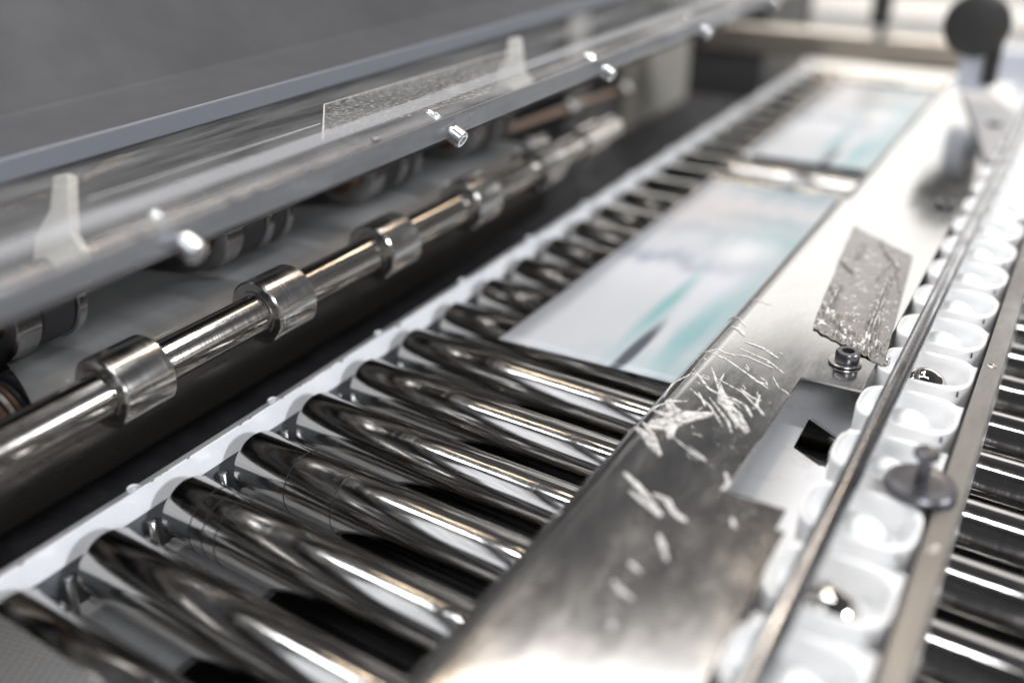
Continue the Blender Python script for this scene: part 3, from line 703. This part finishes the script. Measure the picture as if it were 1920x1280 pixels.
# hinge brackets seen through the acrylic
for (cx, cy, lab) in ((.392, 1, 'cream hinge bracket under the near part of the clear cover'), (.985, 2, 'cream hinge bracket under the far part of the clear cover')):
    h = empty('hinge_bracket', lab, 'bracket', (-.56, cx, .178), 'cream hinge brackets under the clear cover')
    bm = bmesh.new(); prism(bm, [(-.014, -.024), (.008, -.028), (.022, -.016), (.026, .004), (.012, .014), (.004, .034), (-.002, .050), (-.016, .046), (-.012, .024), (-.020, .006)], 0, .008)
    bmesh.ops.transform(bm, matrix=Matrix.Rotation(math.radians(62), 4, 'X'), verts=bm.verts); obj('bracket_arm', bm, M['cream'], h, bevel=.0015)
    bm = bmesh.new(); lathe(bm, [(.010, -.012), (.0108, -.010), (.0108, .002), (.009, .003), (.004, .002)], 'Z', n=28, loc=(.004, -.01, -.006))
    bmesh.ops.transform(bm, matrix=Matrix.Rotation(math.radians(62), 4, 'X'), verts=bm.verts); obj('pivot_boss', bm, M['cream'], h, smooth=True)
bm = bmesh.new(); lathe(bm, [(.016, 0), (.016, 1.9)], 'Y', (-.565, .05, .160), n=32)
tag(obj('hinge_tube', bm, M['beam'], smooth=True), 'dark tube seen through the clear cover', 'tube')
# hood
t = empty('hood', 'large dark grey sheet metal hood with pale blue-grey edge', 'hood', (-.8, .8, .3))
bm = bmesh.new(); pr = [(-.6005, .234), (-.66, .243), (-1.6, 1.02), (-1.6, .99), (-.66, .232), (-.6005, .2205)]
a = [bm.verts.new((x, -.1, z)) for x, z in pr]; b = [bm.verts.new((x, 2.1, z)) for x, z in pr]
bm.faces.new(a); bm.faces.new(b[::-1])
for i in range(len(pr)): j = (i + 1) % len(pr); bm.faces.new((a[i], b[i], b[j], a[j]))
part('hood_skin', bm, M['hood'], t, bevel=.003)
bm = bmesh.new(); box(bm, -.6000, -.5965, -.1, 2.1, .2195, .2350); part('hood_edge', bm, M['hoodlip'], t, bevel=.0017, seg=4)

# ------------------------------------------------------------------ far end
t = empty('far_knob', 'large round black plastic knob on a pale bracket at the far end', 'knob', (-.16, 1.62, .17))
p = ony(1832, 48, 1.62); dirn = (Vector((0, 0, H)) - p).normalized(); Mk = Matrix.Translation(p) @ dirn.to_track_quat('Z', 'Y').to_matrix().to_4x4() @ Matrix.Rotation(.25, 4, 'X')
bm = bmesh.new(); lathe(bm, [(.032, -.014), (.042, -.010), (.0455, -.002), (.0445, .006), (.036, .010)], 'Z', n=48); bmesh.ops.transform(bm, matrix=Mk, verts=bm.verts); part('knob_body', bm, M['blackplastic'], t, smooth=True)
q = ony(1868, 60, 1.66); bm = bmesh.new(); box(bm, q.x - .006, q.x + .014, 1.64, 1.67, .10, q.z + .012); part('clamp_post', bm, M['blackplastic'], t, bevel=.003)
q = ony(1833, 130, 1.66); bm = bmesh.new(); box(bm, q.x - .026, q.x + .020, 1.655, 1.68, .088, .150); part('stand_bracket', bm, M['bluewhite'], t, bevel=.002)
bm = bmesh.new(); pts = [onz(*c, ZP + .004) for c in [(1800, 165), (1845, 160), (1905, 212), (1870, 285), (1850, 305), (1830, 240)]]
prism(bm, [(p.x, p.y) for p in pts], ZP + .001, ZP + .004); 
t4 = tag(obj('corner_bracket', bm, M['greybracket'], bevel=.001), 'grey triangular bracket bolted on the far end of the steel plate', 'bracket')
p = onz(1865, 235, ZP + .004); bm = bmesh.new(); lathe(bm, [(.009, .0635), (.010, .065), (.010, .068), (.006, .069)], 'Z', (p.x, p.y, 0), n=24); obj('bracket_bolt', bm, M['screw'], t4, smooth=True)

def beam_y(px0, py0, px1, py1, y, r, m, name, label, cat):
    A, B = ony(px0, py0, y), ony(px1, py1, y); bm = bmesh.new(); tube(bm, [A, B], r, n=24)
    return tag(obj(name, bm, m, smooth=True), label, cat)
t = empty('cross_beam', 'thick metal cross beam over the far end of the rollers', 'beam', (-.5, 2.3, .04))
A, B = ony(1335, 66, 2.3), ony(1812, 110, 2.3)
bm = bmesh.new(); d = B - A; box(bm, -.02, d.length + .0, -.02, .02, -.030, .034, Matrix.Translation(A) @ Matrix.Rotation(math.atan2(-(B.z - A.z), B.x - A.x), 4, 'Y')); part('beam_body', bm, M['crossbar'], t, bevel=.012, seg=4)
p = ony(1650, 30, 2.28); bm = bmesh.new(); box(bm, p.x - .018, p.x + .018, 2.27, 2.31, p.z - .02, p.z + .05); part('clamp_block', bm, M['blackplastic'], t, bevel=.004)
p = ony(1652, 65, 2.28); bm = bmesh.new(); box(bm, p.x - .011, p.x + .011, 2.275, 2.305, p.z - .03, p.z + .02); part('clamp_stem', bm, M['steel'], t, bevel=.003)
t = empty('frame_post', 'dark upright post left of the cross beam', 'post', (-.75, 2.4, 0))
for (px, wd) in ((1440, .022),):
    p = ony(px, 60, 2.45); bm = bmesh.new(); box(bm, p.x - wd, p.x + wd, 2.43, 2.47, -.6, .24); part('post_body', bm, M['cabinet'], t, bevel=.003)
p = ony(1505, 60, 2.7); bm = bmesh.new(); box(bm, p.x - .013, p.x + .013, 2.68, 2.72, -.6, .30)
tag(obj('frame_post', bm, M['cabinet'], bevel=.003), 'slim dark post standing behind the cross beam', 'post')
t = empty('delivery_table', 'pale delivery machine table behind the far end of the rollers', 'table', (-.3, 2.9, -.1))
bm = bmesh.new(); box(bm, -.80, .6, 2.55, 3.2, -.12, -.10); part('table_top', bm, M['wall'], t, bevel=.004)
bm = bmesh.new(); box(bm, -1.2, 1.2, 3.3, 3.34, -.5, .12); part('back_panel', bm, M['wall'], t, bevel=.004)
for z in (-.06, .03): 
    bm = bmesh.new(); box(bm, -1.2, 1.2, 3.285, 3.299, z, z + .012); part('panel_groove', bm, M['wallstripe'], t)
p = ony(1900, 130, 2.6); bm = bmesh.new(); box(bm, p.x - .035, .25, 2.58, 2.62, p.z - .06, p.z + .045); tag(obj('side_housing', bm, M['bluewhite'], bevel=.004), 'pale blue housing right of the black knob', 'housing')
